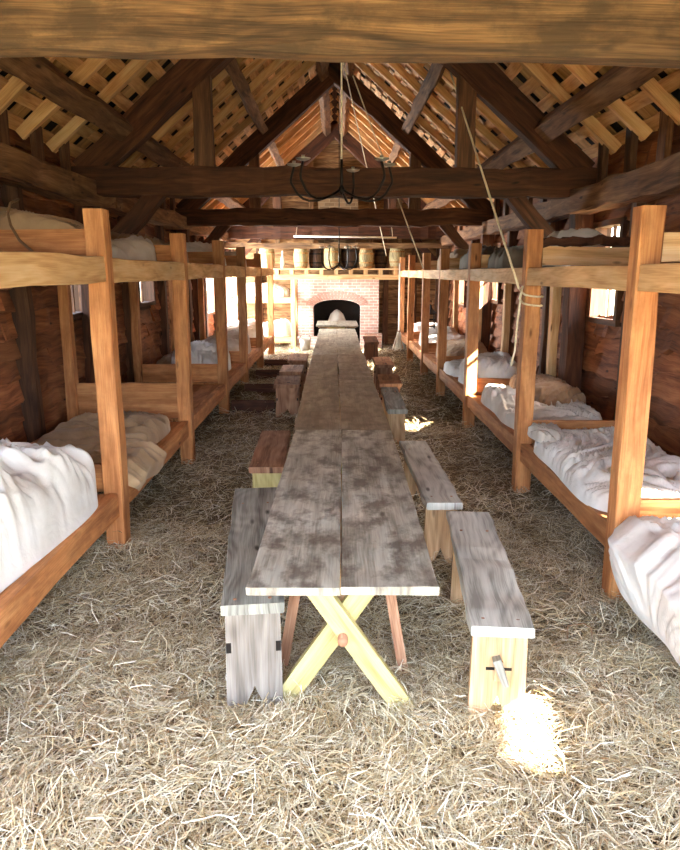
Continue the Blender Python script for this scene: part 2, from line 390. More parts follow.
LWIN = [(2.5, 3.3, 1.45, 2.3), (7.75, 8.35, 1.46, 2.35), (10.55, 11.35, 1.46, 2.35), (15.9, 17.1, 1.0, 2.4)]
LDOOR = (17.45, 19.0, -.1, 2.25)
RWIN = [(1.18, 1.76, 1.70, 2.0), (2.85, 3.65, 1.2, 1.60), (7.3, 7.98, 1.42, 2.38), (12.6, 13.5, 1.42, 2.35), (15.9, 16.6, 1.2, 2.1)]
def wall(name, sgn, openings, studs):
    r = random.Random(name)
    mb = MB(); z = -.05; k = 0
    while z < 3.05:
        hgt = .2+r.uniform(-.02, .03)
        cuts = [(o[0]-.03, o[1]+.03) for o in openings if not (o[3] < z+.03 or o[2] > z+hgt-.03)]
        for a, b in subtract(Y0, Y1, cuts):
            p = a
            while p < b-.01:
                q = min(b, p+r.choice([1.15, 1.9, 2.4, 2.9]))
                if b-q < .4: q = b
                x0 = sgn*(WX+.02+r.uniform(-.008, .012)); zz = z+r.uniform(-.012, .012)
                # clapboard: leans so its lower edge stands proud on the inside
                mb.timber((x0, p, zz+hgt/2), (x0, q, zz+hgt/2+r.uniform(-.01, .01)), .04, hgt+.02, up=(sgn*.26, 0, 1), jit=.012, ch=.010, seg=max(2, int((q-p)/.16)), r=r)
                p = q
        z += hgt; k += 1
    w = mb.build(name, M['cladding']); tag(w, kind='structure')
    ob = MB()                                   # outer sheathing that keeps daylight out of the joints
    ys = sorted({Y0, Y1}|{o[0] for o in openings}|{o[1] for o in openings})
    for a, b in zip(ys[:-1], ys[1:]):
        cu = [(o[2], o[3]) for o in openings if o[0] <= a+.001 and o[1] >= b-.001]
        for c, d in subtract(-.1, 3.15, cu):
            ob.box((sgn*(WX+.09), (a+b)/2, (c+d)/2), (.05, b-a, d-c), jit=0, axis=1)
    ob.build('sheathing', M['outer'], w)
    for y in studs:
        sb = MB(); sb.timber((sgn*(WX-.06), y, -.03), (sgn*(WX-.06), y, 2.66), .13, .12+r.uniform(-.02, .04), up=(1, 0, 0), jit=.006, r=r)
        sb.build('stud', M['stud'], w)
    for i, o in enumerate(openings):
        if o[2] < 0: continue
        f = MB(); y0, y1, z0, z1 = o; x = sgn*(WX+.02)
        f.box((x, (y0+y1)/2, z0-.03), (.17, y1-y0+.16, .06), jit=.003)
        f.box((x, (y0+y1)/2, z1+.03), (.17, y1-y0+.16, .06), jit=.003)
        f.box((x, y0-.035, (z0+z1)/2), (.17, .07, z1-z0), jit=.003); f.box((x, y1+.035, (z0+z1)/2), (.17, .07, z1-z0), jit=.003)
        global WN
        WN += 1
        fo = f.build('window_%d' % WN, M['stud']); tag(fo, kind='structure')
        if y1-y0 > .5 and z0 > 1.3 and z1 > 1.9 and y0 > 2:
            b_ = MB(); b_.timber((x, (y0+y1)/2, z0), (x, (y0+y1)/2, z1), .03, .03, up=(1, 0, 0), jit=.001); b_.timber((x, y0, (z0+z1)/2), (x, y1, (z0+z1)/2), .03, .03, jit=.001)
            b_.build('window_bar', M['stud'], fo)
    return w
WN = 0
wall('wall_left', -1, LWIN+[LDOOR], [.4, 1.5, 3.7, 5.35, 6.55, 8.7, 9.9, 11.9, 13.0, 14.7, 15.7, 17.2])
wall('wall_right', 1, RWIN, [.4, 2.0, 3.35, 4.5, 5.4, 6.9, 8.4, 9.5, 10.4, 11.7, 13.8, 14.8, 16.9, 18.2])
d = MB(); x = -(WX+.02)
for yy in (LDOOR[0]-.05, LDOOR[1]+.05): d.box((x, yy, 1.0), (.2, .1, 2.1), jit=.003)
d.box((x, (LDOOR[0]+LDOOR[1])/2, 2.3), (.2, 1.7, .1), jit=.003)
tag(d.build('door_1', M['stud']), kind='structure')

# end wall with slits, clad horizontally
def end_wall():
    r = random.Random(5); mb = MB(); z = -.05
    slits = [(.52, .58, 2.55, 3.75), (-.43, -.39, 3.62, 3.8)]
    while z < 5.4:
        hgt = .2+r.uniform(-.02, .03)
        xm = min(WX+.05, (5.42-z)/.85) if z > 2.9 else WX+.05
        cuts = [(s_[0], s_[1]) for s_ in slits if s_[2] < z+hgt and s_[3] > z]
        for a, b in subtract(-xm, xm, cuts):
            mb.timber((a, Y1, z+hgt/2), (b, Y1, z+hgt/2), .035, hgt+.03, up=(0, .17, 1), jit=.009, seg=max(1, int((b-a)/.25)), r=r)
        z += hgt
    w = mb.build('wall_back', M['cladding_end']); tag(w, kind='structure')
    o = MB()
    o.prism([(-3, -.1), (-.43, -.1), (-.43, 5.22), (-3, 3.03)], 'y', Y1+.06, Y1+.1)
    o.prism([(-.39, -.1), (.52, -.1), (.52, 5.38), (0, 5.82), (-.39, 5.48)], 'y', Y1+.06, Y1+.1)
    o.prism([(.58, -.1), (3, -.1), (3, 3.25), (.58, 5.3)], 'y', Y1+.06, Y1+.1)
    o.build('sheathing', M['outer'], w)
    for xx in (-2.75, -2.0, 1.35, 2.1, 2.75):
        s_ = MB(); s_.timber((xx, Y1-.09, -.03), (xx, Y1-.09, roofz(xx)-.05), .14, .12, up=(0, 1, 0)); s_.build('stud', M['stud'], w)
    for xx in (-1.5, -.62, .95, 1.7):
        s_ = MB(); s_.timber((xx, Y1-.07, 2.55), (xx, Y1-.07, roofz(xx)-.05), .12, .08, up=(0, 1, 0)); s_.build('stud', M['cladding_end'], w)
end_wall()

def front_wall():
    r = random.Random(9); mb = MB(); z = -.05
    while z < 5.4:
        hgt = .2+r.uniform(-.02, .03)
        xm = min(WX+.05, (5.42-z)/.85) if z > 2.9 else WX+.05
        for a, b in subtract(-xm, xm, [(-2.6, 2.6)] if z < 2.55 else []):
            mb.timber((a, Y0, z+hgt/2), (b, Y0, z+hgt/2), .05, hgt+.04, up=(0, .09, 1), jit=.006, seg=max(1, int((b-a)/.3)), r=r)
        z += hgt
    tag(mb.build('wall_front', M['cladding']), kind='structure')
front_wall()

# ------------------------------------------------------------------ roof
ceil = empty('ceiling', (0, 9, 3.1), kind='structure')
ry = [6.88+.7*n for n in range(-11, 18)]
for sgn in (-1, 1):
    nrm = Vector((sgn*math.sin(SL), 0, math.cos(SL)))            # outward normal
    for y in ry:
        if y < Y0+.1 or y > Y1-.1 or min(abs(y-t) for t in TRUSS) < .14: continue
        b = MB(); o = nrm*.05
        b.timber(Vector((sgn*2.84, y, roofz(2.84)))+o, Vector((sgn*.02, y, roofz(.02)))+o, .075, .1, up=nrm, jit=.005)
        b.build('rafter', M['rafter'], ceil)
        b = MB(); b.box((sgn*2.77, y+.09, 3.0), (.06, .15, .46), jit=.004); b.build('ashlar_post', M['stud'], ceil)
    # laths
    s0 = .1; n = 0; tot = 3.25/math.cos(SL)
    r = random.Random(sgn)
    while s0 < tot-.05:
        xx = 3.25-s0*math.cos(SL)
        b = MB(); p = nrm*.115; y = Y0-.2
        while y < Y1+.2:
            q = min(Y1+.2, y+r.uniform(2.2, 3.4))
            b.timber(Vector((sgn*xx, y, roofz(xx)))+p, Vector((sgn*xx, q, roofz(xx)))+p, .13, .022, up=nrm, jit=.004, r=r)
            y = q
        b.build('lath', M['lath'], ceil)
        s0 += .25; n += 1
    # shingle courses seen in the gaps between the laths
    b = MB(); s0 = .05
    while s0 < tot:
        xx = 3.3-s0*math.cos(SL); y = Y0-.2
        while y < Y1+.2:
            w = r.uniform(.17, .3)
            dn = Vector((sgn*math.cos(SL), 0, -math.sin(SL)))
            c = Vector((sgn*xx, y+w/2, roofz(xx)))+nrm*(.145+r.uniform(0, .006))
            b.timber(c+dn*.12, c-dn*.13, w, .012, up=nrm, seg=1, jit=.002, ch=.002, r=r)
            y += w+r.uniform(.12, .22)
        s0 += .25
    b.build('shingles', M['shingle'], ceil)
    b = MB(); p = nrm*.24
    b.timber(Vector((sgn*3.45, (Y0+Y1)/2, roofz(3.45)))+p, Vector((-sgn*.22, (Y0+Y1)/2, 5.5+.85*.22))+p, Y1-Y0+.6, .02, up=nrm, seg=1, jit=0)
    b.build('roof_cover', M['roof_dark'], ceil)
    if sgn == 1:
        b = MB(); b.timber((0, Y0-.1, 5.63), (0, Y1+.1, 5.63), .10, .3, jit=0, seg=2); b.build('ridge_board', M['bark'], ceil)
    # soffit boards closing the gap between wall top and roof
    b = MB(); b.box((sgn*(WX+.09), (Y0+Y1)/2, 3.1), (.04, Y1-Y0, .46), axis=1, jit=0); b.build('eave_board', M['outer'], ceil)

def long_beam(name, x, z, w, h, label, mat, up=(0, 0, 1), a=Y0, b=Y1, cat='beam'):
    m = MB(); m.timber((x, a, z), (x, b, z), w, h, up=up, seg=50, jit=.007)
    return tag(m.build(name, mat), label, cat)
for sgn, sd in ((-1, 'left'), (1, 'right')):
    nrm = Vector((sgn*math.sin(SL), 0, math.cos(SL)))
    x = sgn*2.36; c = Vector((x, 0, roofz(x)))-nrm*.10
    long_beam('purlin', c.x, c.z, .2, .2, 'lower hewn purlin running under the rafters of the %s roof slope' % sd, M['plate'], up=nrm)
    x = sgn*1.30; c = Vector((x, 0, roofz(x)))-nrm*.07
    long_beam('purlin', c.x, c.z, .15, .14, 'slimmer upper purlin halfway up the %s roof slope' % sd, M['plate'], up=nrm)
    x = sgn*.26; c = Vector((x, 0, roofz(x)))-nrm*.09
    long_beam('ridge_purlin', c.x, c.z, .16, .14, 'purlin just below the ridge on the %s side' % sd, M['plate'], up=nrm, a=9.5)
    zc = 2.76 if sgn < 0 else 2.66
    m = MB()
    m.timber((sgn*2.72, Y0, zc), (sgn*2.72, TRUSS[1]+.6, zc), .24, .25, seg=26, jit=.01)
    m.timber((sgn*2.75, TRUSS[1]+.6, zc+.0), (sgn*2.75, Y1, zc), .24, .23, seg=26, jit=.01)
    tag(m.build('wall_plate', M['plate']), 'long hewn wall plate beam on top of the %s wall' % sd, 'beam')

names = ['nearest roof truss, its broad tie beam crossing the top of the view', 'second roof truss with dark tie beam behind the near chandelier',
         'third roof truss with dark tie beam behind the second one', 'farthest roof truss with low looking tie beam before the end wall']
for i, y in enumerate(TRUSS):
    t = empty('roof_truss', (0, y, 2.7), names[i], 'roof truss', 'roof trusses')
    m = MB()
    if i == 0: m.timber((-2.95, y, 2.91), (2.95, y, 2.84), .18, .34, seg=16, jit=.009, ch=.03)
    else: m.timber((-2.9, y, 2.87), (2.9, y, 2.87), .24, .30, seg=30, jit=.01)
    m.build('tie_beam', M['front_beam'] if i == 0 else M['bark'], t)
    for sgn in (-1, 1):
        nrm = Vector((sgn*math.sin(SL), 0, math.cos(SL)))
        m = MB(); m.timber(Vector((sgn*2.85, y, roofz(2.85)))-nrm*.16, Vector((sgn*-.0, y, roofz(0)))-nrm*.16, .2, .3, up=nrm, jit=.008)
        m.build('principal_rafter', M['bark'], t)
        m = MB(); m.timber((sgn*1.43, y, 3.0), (sgn*1.43, y, roofz(1.43)-.28), .2, .16, up=(0, 1, 0), jit=.006); m.build('queen_post', M['stud'], t)
        if i:
            m = MB(); m.timber((sgn*1.95, y, 2.78), (sgn*2.74, y, 1.98), .16, .18, up=(sgn, 0, 1), jit=.006, bow=-.03); m.build('knee_brace', M['bark'], t)
            m = MB(); m.timber((sgn*2.76, y, -.02), (sgn*2.76, y, 2.7), .22, .2, up=(0, 1, 0), jit=.008); m.build('wall_post', M['bark'], t)

# ------------------------------------------------------------------ bunks
LOW, UP = (.27, .43), (1.835, 1.995)
def bunk(side, k, Y, label, last=False):
    sgn = -1 if side == 'L' else 1; X = XL if side == 'L' else XR
    pw = .135; r = random.Random(side+str(k))
    a, b = Y[k], Y[k+1]; up0 = UP if side == 'L' else (1.80, 1.94)
    t = empty('bunk_bed', (sgn*2.1, (a+b)/2, 0), label, 'bunk bed', 'timber bunk beds along the %s wall' % ('left' if sgn < 0 else 'right'))
    xr = sgn*2.66
    for y in ([a, b] if last else [a]):
        top = 2.29 if side == 'L' else 2.26
        top += r.uniform(-.03, .03)
        m = MB(); m.timber((X, y, -.03), (X, y, top), pw, pw, up=(0, 1, 0), jit=.0035); m.build('post', M['pine'], t)
        m = MB(); m.timber((xr, y, -.03), (xr, y, 2.1), .1, .11, up=(0, 1, 0), jit=.003); m.build('post', M['pine_light'] if side == 'R' else M['pine'], t)
    y0 = a+pw/2+.002; y1 = b-pw/2-.002; lap = pw/2+.035
    xi = X+sgn*.0
    m = MB(); m.timber((xi, y0, sum(LOW)/2), (xi, y1, sum(LOW)/2), .07, LOW[1]-LOW[0], jit=.003); m.build('rail', M['pine'], t)
    m = MB(); m.timber((X-sgn*.015, y0, sum(up0)/2), (X-sgn*.015, y1, sum(up0)/2), .09, up0[1]-up0[0], jit=.003); m.build('rail', M['pine_light'], t)
    # rear rails against the wall
    for z in (.36, up0[0]+.07):
        m = MB(); m.timber((xr, a+.06, z), (xr, b-.06, z), .07, .14, jit=.003); m.build('rear_rail', M['pine'], t)
    # decks of boards
    for z, nm in ((LOW[1]-.02, 'lower_deck'), (up0[1]-.07, 'upper_deck')):
        m = MB(); n = 5; x0 = X+sgn*(.04 if nm == 'lower_deck' else .06); wd = (abs(xr)-.04-abs(x0))/n
        for q in range(n):
            xx = x0+sgn*wd*(q+.5); m.timber((xx, a+.075, z), (xx, b-.075, z), wd-.006, .028, jit=.0015, ch=.003)
        m.build(nm, M['pine'], t)
    # divider boards at the near end of the bay
    x0 = X+sgn*pw/2; x1 = xr-sgn*.055
    hd = {('L', 2): .36, ('L', 3): .24}.get((side, k), .17)
    m = MB(); m.timber((x0, a, .45+hd/2), (x1, a, .45+hd/2), .035, hd, jit=.003); m.build('divider', M['pine'], t)
    m = MB(); zt = up0[1]+.02; m.timber((x0, a, zt+.075), (x1, a, zt+.075), .035, .15, jit=.004); m.build('divider', M['pine'] if side == 'L' else M['pine_light'], t)
    return t
lab_l = ['left bunk bed nearest the camera with bright upper rail cut by the photo edge', 'left bunk bed with tan crumpled mattress below, behind the nearest left post',
         'left bunk bed with bare lower deck and a wide headboard', 'left bunk bed holding a white rumpled sheet on its lower deck', 'left bunk bed before the bright windows, second from the far end', 'farthest bunk bed on the left, beside the bright doorway']
lab_r = ['right bunk bed cut by the photo edge, with sheet hanging over its lower rail', 'right bunk bed behind the nearest right post with long grey white mattress', 'right bunk bed with brown hump on the mattress behind the roped post',
         'right bunk bed with a bright white bundle on the lower deck', 'right bunk bed with a tan pillow, midway down the right row', 'right bunk bed holding the black lantern', 'farthest right bunk bed with the broom at its end post']
for k in range(6): bunk('L', k, YL, lab_l[k], k == 5)
for k in range(7): bunk('R', k, YR, lab_r[k], k == 6)

# ------------------------------------------------------------------ bedding
def bedding(name, mat, x0, x1, y0, y1, z, h, seed, label, cat='mattress', group='mattresses on the lower bunks', wr=.035, edge=None, sgn=0, res=1., lump=.4, drop=.3, sharp=1., skew=0):
    """soft sack or sheet lying on a deck; past 'edge' (x) it hangs down"""
    nu = int(74*res); nv = int(96*res*max(1, (y1-y0)/1.6)); o = Vector((seed*7.3, seed*3.1, seed))
    cx, cy, a, b = (x0+x1)/2, (y0+y1)/2, (x1-x0)/2, (y1-y0)/2
    def pt(u, v, top=True):
        s, t = 2*u-1, 2*v-1
        # square to rounded outline
        k = (1-.2*abs(s*t)**4)*(1+.05*noise.noise(o+Vector((s*1.3, t*1.3, 5)))*2)
        x, y = cx+a*s*k+skew*t, cy+b*t*k
        e = max(0, (1-abs(s)**5))*max(0, (1-abs(t)**7)); f = e**.35
        p = Vector((x*1.0, y*1.0, 0))
        wv = Vector((noise.noise(p*1.9+o), noise.noise(p*1.9+o+Vector((9, 2, 4))), 0))
        an = .6+1.2*noise.noise(p*.7+o*3); ca, sa = math.cos(an), math.sin(an)
        q = Vector((ca*p.x+sa*p.y, (-sa*p.x+ca*p.y)*3.1, 0))
        rg = 1-abs(noise.noise(q*1.3+wv*1.1+o))*2.6; rg2 = 1-abs(noise.noise(q*2.9+wv*1.6+o*2))*2.6; rg3 = 1-abs(noise.noise(q*6.5+wv*2.5+o*3))*2.2
        bulk = 1+lump*noise.noise(p*1.1+o*1.7)*1.6
        zz = h*bulk*f+wr*f**.6*(1.1*max(rg, -.4)+.75*max(rg2, -.5)*sharp+.14*rg3*sharp)
        if not top: zz = 0
        X = x; Z = z+max(zz, .0)
        if edge is not None and (x-edge)*sgn < 0:
            ov = abs(x-edge); X = edge-sgn*(min(ov, .05)+.02*math.sin(y*9+seed)+.15*ov*0); Z = z-ov*drop+max(zz, .008)*.5
            X -= sgn*(max(zz, 0)*.45 if top else 0)
        return (X, y, Z)
    m = MB(); m.quadgrid(nu, nv, lambda u, v: pt(u, v, True)); m.quadgrid(nu, nv, lambda u, v: pt(u, v, False), flip=True)
    ob = m.build(name, mat, smooth=True)
    return tag(ob, label, cat, group)
zd = .425
# left row (x from the wall outwards)
bedding('mattress', M['white_cloth'], -2.62, -1.55, 1.9, 4.665, zd, .38, 3, 'large white rumpled mattress on the nearest left lower bunk', lump=.25, wr=.075, skew=.085)
bedding('blanket', M['tan_cloth'], -2.5, -1.56, 4.85, 6.95, zd, .10, 5, 'tan crumpled blanket sack lying past the nearest left post', 'blanket', wr=.04, res=.9)
bedding('blanket', M['tan_cloth'], -1.95, -1.36, 4.8, 5.7, zd+.01, .06, 8, 'crumpled tan cloth spilling over the left rail beside the nearest post', 'blanket', edge=-1.5, sgn=-1, wr=.05, res=.7, drop=.9)
bedding('mattress', M['brown_cloth'], -2.58, -1.9, 9.8, 11.4, zd, .24, 12, 'brown arched mattress under the white sheet, fourth left bunk', res=.6)
bedding('sheet', M['white_cloth'], -2.35, -1.62, 9.7, 11.2, zd+.03, .30, 14, 'white crumpled sheet bunched up on the fourth left bunk', 'sheet', wr=.07, res=.7, lump=.5)
bedding('mattress', M['grey_cloth'], -2.58, -1.6, 11.9, 14.1, zd, .30, 15, 'grey brown mattress on the fifth left bunk below the windows', res=.5)
bedding('mattress', M['white_cloth'], -2.58, -1.6, 14.4, 16.7, zd, .32, 16, 'white mattress on the last left bunk near the doorway', res=.5)
# right row
bedding('mattress', M['white_cloth'], 1.27, 2.6, 1.6, 3.80, zd, .17, 21, 'white sheet covered mattress drooping over the rail at the right photo edge', edge=1.62, sgn=1, wr=.03, drop=.75, lump=.2)
bedding('mattress', M['white_cloth'], 1.63, 2.6, 3.97, 6.02, zd, .13, 22, 'grey white sheet on the right bunk between the two nearest posts', wr=.05, lump=.25)
bedding('cloth', M['grey_cloth'], 1.64, 1.9, 5.55, 5.95, zd+.12, .05, 23, 'small folded cloth at the far corner of the grey white sheet', 'cloth', 'loose cloths on bunks', res=.5, wr=.03)
bedding('mattress', M['grey_cloth'], 1.68, 2.58, 6.25, 8.45, zd, .13, 24, 'crinkled grey mattress on the right bunk beyond the roped post', wr=.05, res=.9)
bedding('mattress', M['brown_cloth'], 2.02, 2.6, 6.9, 8.4, zd+.02, .27, 25, 'brown sack humped at the back of the crinkled grey mattress', 'sack', res=.6)
bedding('sheet', M['white_cloth'], 1.72, 2.5, 8.8, 10.0, zd, .32, 26, 'bright white bundled sheet on the third visible right bunk', 'sheet', wr=.05, res=.7, lump=.3)
bedding('pillow', M['white_cloth'], 1.66, 2.1, 10.1, 10.9, zd, .14, 27, 'pale flat pillow just beyond the bright white bundle', 'pillow', 'loose pillows', wr=.02, res=.5)
bedding('mattress', M['tan_cloth'], 1.8, 2.58, 11.3, 13.0, zd, .26, 28, 'tan mattress on the fourth visible right bunk', res=.5)
bedding('mattress', M['grey_cloth'], 1.75, 2.58, 13.3, 15.5, zd, .24, 29, 'pinkish grey mattress on the bunk with the lantern', res=.4)
bedding('mattress', M['white_cloth'], 1.75, 2.58, 15.9, 17.7, zd, .26, 30, 'pale mattress on the farthest right bunk', res=.4)
G2 = 'bedding on the upper bunks'
zu = 1.93
bedding('mattress', M['tan_cloth'], -2.6, -1.62, 4.74, 5.25, zu, .31, 41, 'rolled tan mattress with a strap on the nearest left upper bunk', group=G2, wr=.03, res=.7)
bedding('mattress', M['grey_cloth'], -2.6, -1.62, 5.4, 7.0, zu, .20, 42, 'grey bedding on the second left upper bunk', group=G2, wr=.04, res=.6)
bedding('mattress', M['brown_cloth'], -2.6, -1.7, 7.15, 8.9, zu, .32, 43, 'brown ragged bedding below the knee brace on the left upper deck', group=G2, wr=.05, res=.6)
bedding('sheet', M['white_cloth'], -2.55, -1.65, 9.65, 11.5, zu, .24, 44, 'white sheet heaped on the fourth left upper bunk', 'sheet', G2, wr=.05, res=.5)
bedding('sheet', M['white_cloth'], -2.5, -1.65, 12.2, 14.0, zu, .26, 45, 'white sheet on the fifth left upper bunk', 'sheet', G2, wr=.05, res=.4)
bedding('pillow', M['white_cloth'], 1.9, 2.5, 6.5, 7.3, zu+.04, .22, 46, 'white pillow on the right upper bunk under the wall plate', 'pillow', G2, wr=.02, res=.6)
M['slate_cloth'] = cloth('slate_linen', srgb(92, 88, 80), srgb(130, 124, 114))
bedding('sack', M['slate_cloth'], 1.75, 2.5, 7.4, 8.5, zu-.03, .24, 47, 'dark grey sack on the right upper bunk behind the rope', 'sack', G2, wr=.04, res=.6)
bedding('sack', M['slate_cloth'], 1.8, 2.5, 9.2, 10.9, zu-.03, .22, 48, 'grey bedding on the third right upper bunk', 'bedding', G2, wr=.05, res=.5)
bedding('mattress', M['tan_cloth'], 1.8, 2.55, 11.4, 13.0, zu-.03, .24, 49, 'tan bedding on the fourth right upper bunk', 'bedding', G2, wr=.05, res=.4)
m = MB(); m.tube([(-2.12, 4.95, 2.38), (-2.1, 4.78, 2.34), (-2.08, 4.68, 2.27), (-2.05, 4.64, 2.19), (-2.0, 4.63, 2.10), (-1.92, 4.62, 2.03)], .009, 6)
tag(m.build('strap', M['rope_dark'], smooth=True), 'thin brown strap hanging off the rolled mattress, left upper bunk', 'strap')
# rough slab on the right upper divider
m = MB(); m.timber((1.74, 6.1, 2.15), (2.6, 6.1, 2.165), .06, .07, seg=14, jit=.010); tag(m.build('rough_slab', M['bark']), 'dark bark edged slab lying on the right upper divider', 'wooden slab')

# ------------------------------------------------------------------ tables
def cross(m, xa, za, xb, zb, y, w, th=.045, **k): m.timber((xa, y, za), (xb, y, zb), th, w, up=(xb-xa and -(zb-za), 0, xb-xa), jit=.0015, **k)
def table(cx, w, ya, yb, z, yaw, label, mat, simple=False, legs=True):
    t = empty('trestle_table', (0, 0, 0), label, 'table', 'trestle tables set end to end')
    L = yb-ya; seam = -.01
    for (a, b) in ((-w/2, seam-.003), (seam+.003, w/2)):
        m = MB(); m.timber(((a+b)/2, 0, z-.018), ((a+b)/2, L-.012, z-.018), b-a, .036, seg=14, jit=.0022, ch=.004)
        m.build('tabletop_board', mat, t)
    if legs:
        for y, s in ((.20, 1), (L-.25, -1)):
            for q in (-1, 1):
                dy = y+.024*q*s
                m = MB(); cross(m, q*.15, z-.037, -q*.29, -.03, dy, .095); m.build('crossed_leg', M['trestle'], t)
            m = MB(); m.tube([(0, y-.09, z*.53), (0, y+.09, z*.53)], .022, 12); m.build('peg', M['bench_red'], t, smooth=True)
            m = MB(); m.timber((0, y+.09, z-.037), (0, y+.09, z*.55), .05, .04, up=(0, 1, 0), jit=.001); m.build('king_post', M['bench_leg'], t)
            for q in (-1, 1):
                m = MB(); m.timber((q*.19, y+.22*s, z-.037), (q*.30, y+.30*s, -.03), .05, .028, up=(0, 1, 0), jit=.001); m.build('side_leg', M['bench_red'], t)
        m = MB(); m.timber((0, .24, z*.53), (0, L-.3, z*.53), .04, .05, jit=.001); m.build('stretcher', M['bench_leg'], t)
        for y in (.3, L-.35):
            m = MB(); m.timber((-w/2+.04, y, z-.055), (w/2-.04, y, z-.055), .07, .035, jit=.001); m.build('batten', M['bench_leg'], t)
    t.location = (cx, ya, 0); t.rotation_euler.z = -yaw
    return t
TZ = .657
M['table_brown'] = wood('brown_table_boards', srgb(108, 96, 80), srgb(146, 132, 114), srgb(176, 164, 146), rough=.42, bump=.3, vary=.2, rings=.2, fine=.8, blotch=.75, blotchcol=srgb(92, 76, 58))
M['table_far'] = wood('far_table_boards', srgb(136, 130, 116), srgb(172, 168, 152), srgb(198, 194, 180), rough=.5, bump=.3, blotch=.4, blotchcol=srgb(96, 84, 68))
table(.03, .78, 2.65, 5.58, TZ, .012, 'nearest trestle table with dark stained two board top on crossed yellow legs', M['table'])
table(.06, .80, 5.59, 8.34, TZ-.008, -.004, 'second trestle table from the camera, its brown top plain', M['table_brown'])
table(.05, .81, 8.35, 11.08, TZ-.014, .0, 'third trestle table from the camera, dull grey brown', M['table_brown'])
table(.04, .80, 11.09, 14.2, TZ-.018, .004, 'fourth trestle table, paler and greenish', M['table_far'])
table(.05, .82, 14.21, 16.4, TZ-.022, .0, 'fifth trestle table, short and pale', M['table_far'])
table(.05, .98, 16.40, 18.0, TZ+.05, .0, 'last small raised table end in front of the fireplace', M['table_far'])

# ------------------------------------------------------------------ benches
def bench(xa, ya, xb, yb, w, label, h=.46, top='bench_grey', leg='bench_leg', wedge=False, mort=False, group='plank benches along the tables', inset=(.13, .3)):
    """(xa,ya) near end centre, (xb,yb) far end centre"""
    L = math.hypot(xb-xa, yb-ya); ang = math.atan2(-(xb-xa), yb-ya)
    t = empty('bench', (0, 0, 0), label, 'bench', group)
    m = MB(); m.timber((0, 0, h-.025), (0, L, h-.025), w, .05, seg=10, jit=.003, ch=.006); m.build('seat', M[top], t)
    for i, y in enumerate((inset[0], L-inset[1])):
        a = w/2*.93
        m = MB(); m.prism([(-a, -.02), (-a*.45, -.02), (0, .11), (a*.45, -.02), (a, -.02), (a*.94, h-.05), (-a*.94, h-.05)], 'y', y-.02, y+.025); lg = m.build('leg', M[leg], t)
        if mort or wedge:
            for q in ((-1, 1) if not wedge else (0,)):
                m = MB(); m.box((q*a*.86, y-.022, h*.52), (.018 if q else .11, .006, .035 if q else .012), jit=0, ch=.001); m.build('mortise', M['iron'], lg)
    if leg == 'bench_mauve':
        for q in (-1, 1):
            m = MB(); m.box((q*w*.40, inset[0]-.02, h*.58), (.022, .012, .045), jit=0, ch=.001); m.build('notch', M['iron'], t)
    if wedge:
        m = MB(); m.timber((-.015, inset[0]-.045, h*.66), (.022, inset[0]-.06, h*.40), .035, .05, up=(0, 1, 0), jit=.002, taper=.75); m.build('wedge', M['bench_grey'], t)
    po = .03 if wedge else -.025
    m = MB(); m.timber((0, inset[0]-po, h*.50), (0, L-inset[1]+po, h*.50), .035, .09, jit=.001); m.build('stretcher', M[leg], t)
    if mort:
        m = MB(); m.box((.02, .16, h+.001), (.035, .05, .006), jit=0, ch=.001); m.build('tenon', M['iron'], t)
    else:
        m = MB()
        for y in (inset[0], L-inset[1]):
            for q in (-1, 1): m.tube([(q*w*.28, y, h-.01), (q*w*.28, y, h+.0025)], .008, 8)
        m.build('peg', M['bench_red'], t)
    t.location = (xa, ya, 0); t.rotation_euler.z = ang
    return t
bench(.695, 2.68, .82, 4.12, .262, 'nearest right bench, grey plank seat on pale legs with a wedge through the front leg', wedge=True, inset=(.07, .32), top='bench_pale')
bench(.70, 4.30, .68, 6.0, .235, 'second right bench with long grey seat beside the first table', top='bench_pale')
bench(.67, 7.45, .69, 8.95, .215, 'third right bench with whitish worn seat beside the second table')
bench(.74, 9.25, .76, 10.1, .3, 'fourth right bench, short with reddish seat and square mortise', top='bench_red', leg='bench_red', mort=True)
bench(.80, 11.2, .80, 12.3, .3, 'fifth right bench, short and reddish behind the fourth one', top='bench_red', leg='bench_red', mort=True)
bench(.78, 14.9, .80, 16.4, .3, 'farthest right bench, dark brown beside the last tables', top='sleeper', leg='sleeper')
bench(-.355, 2.78, -.52, 4.42, .27, 'nearest left bench with grey plank seat half under the table', leg='bench_mauve', h=.52, inset=(.05, .3))
bench(-.52, 5.15, -.55, 6.4, .27, 'second left bench, brown and mostly under the first table', top='bench_red', leg='trestle')
bench(-.64, 9.2, -.66, 10.0, .34, 'third left bench, reddish block like seat with square mortise', top='bench_red', leg='bench_red', mort=True)
bench(-.66, 10.4, -.66, 11.25, .34, 'fourth left bench, behind the block like third one', top='bench_red', leg='bench_red', mort=True)
bench(-.64, 11.8, -.64, 12.8, .32, 'fifth left bench, smallest seen on the left side', top='bench_red', leg='bench_red', mort=True)

# floor boards holding back the straw between the left bunks and benches
for i, y in enumerate(SLEEP):
    m = MB(); m.timber((-1.44, y, .07), (-.84, y, .07), .035, .2, jit=.004)
    tag(m.build('floor_board', M['sleeper']), ['nearest', 'second', 'third', 'farthest'][i]+' low red brown board edging the straw in the left aisle', 'board', 'low boards in the left aisle')

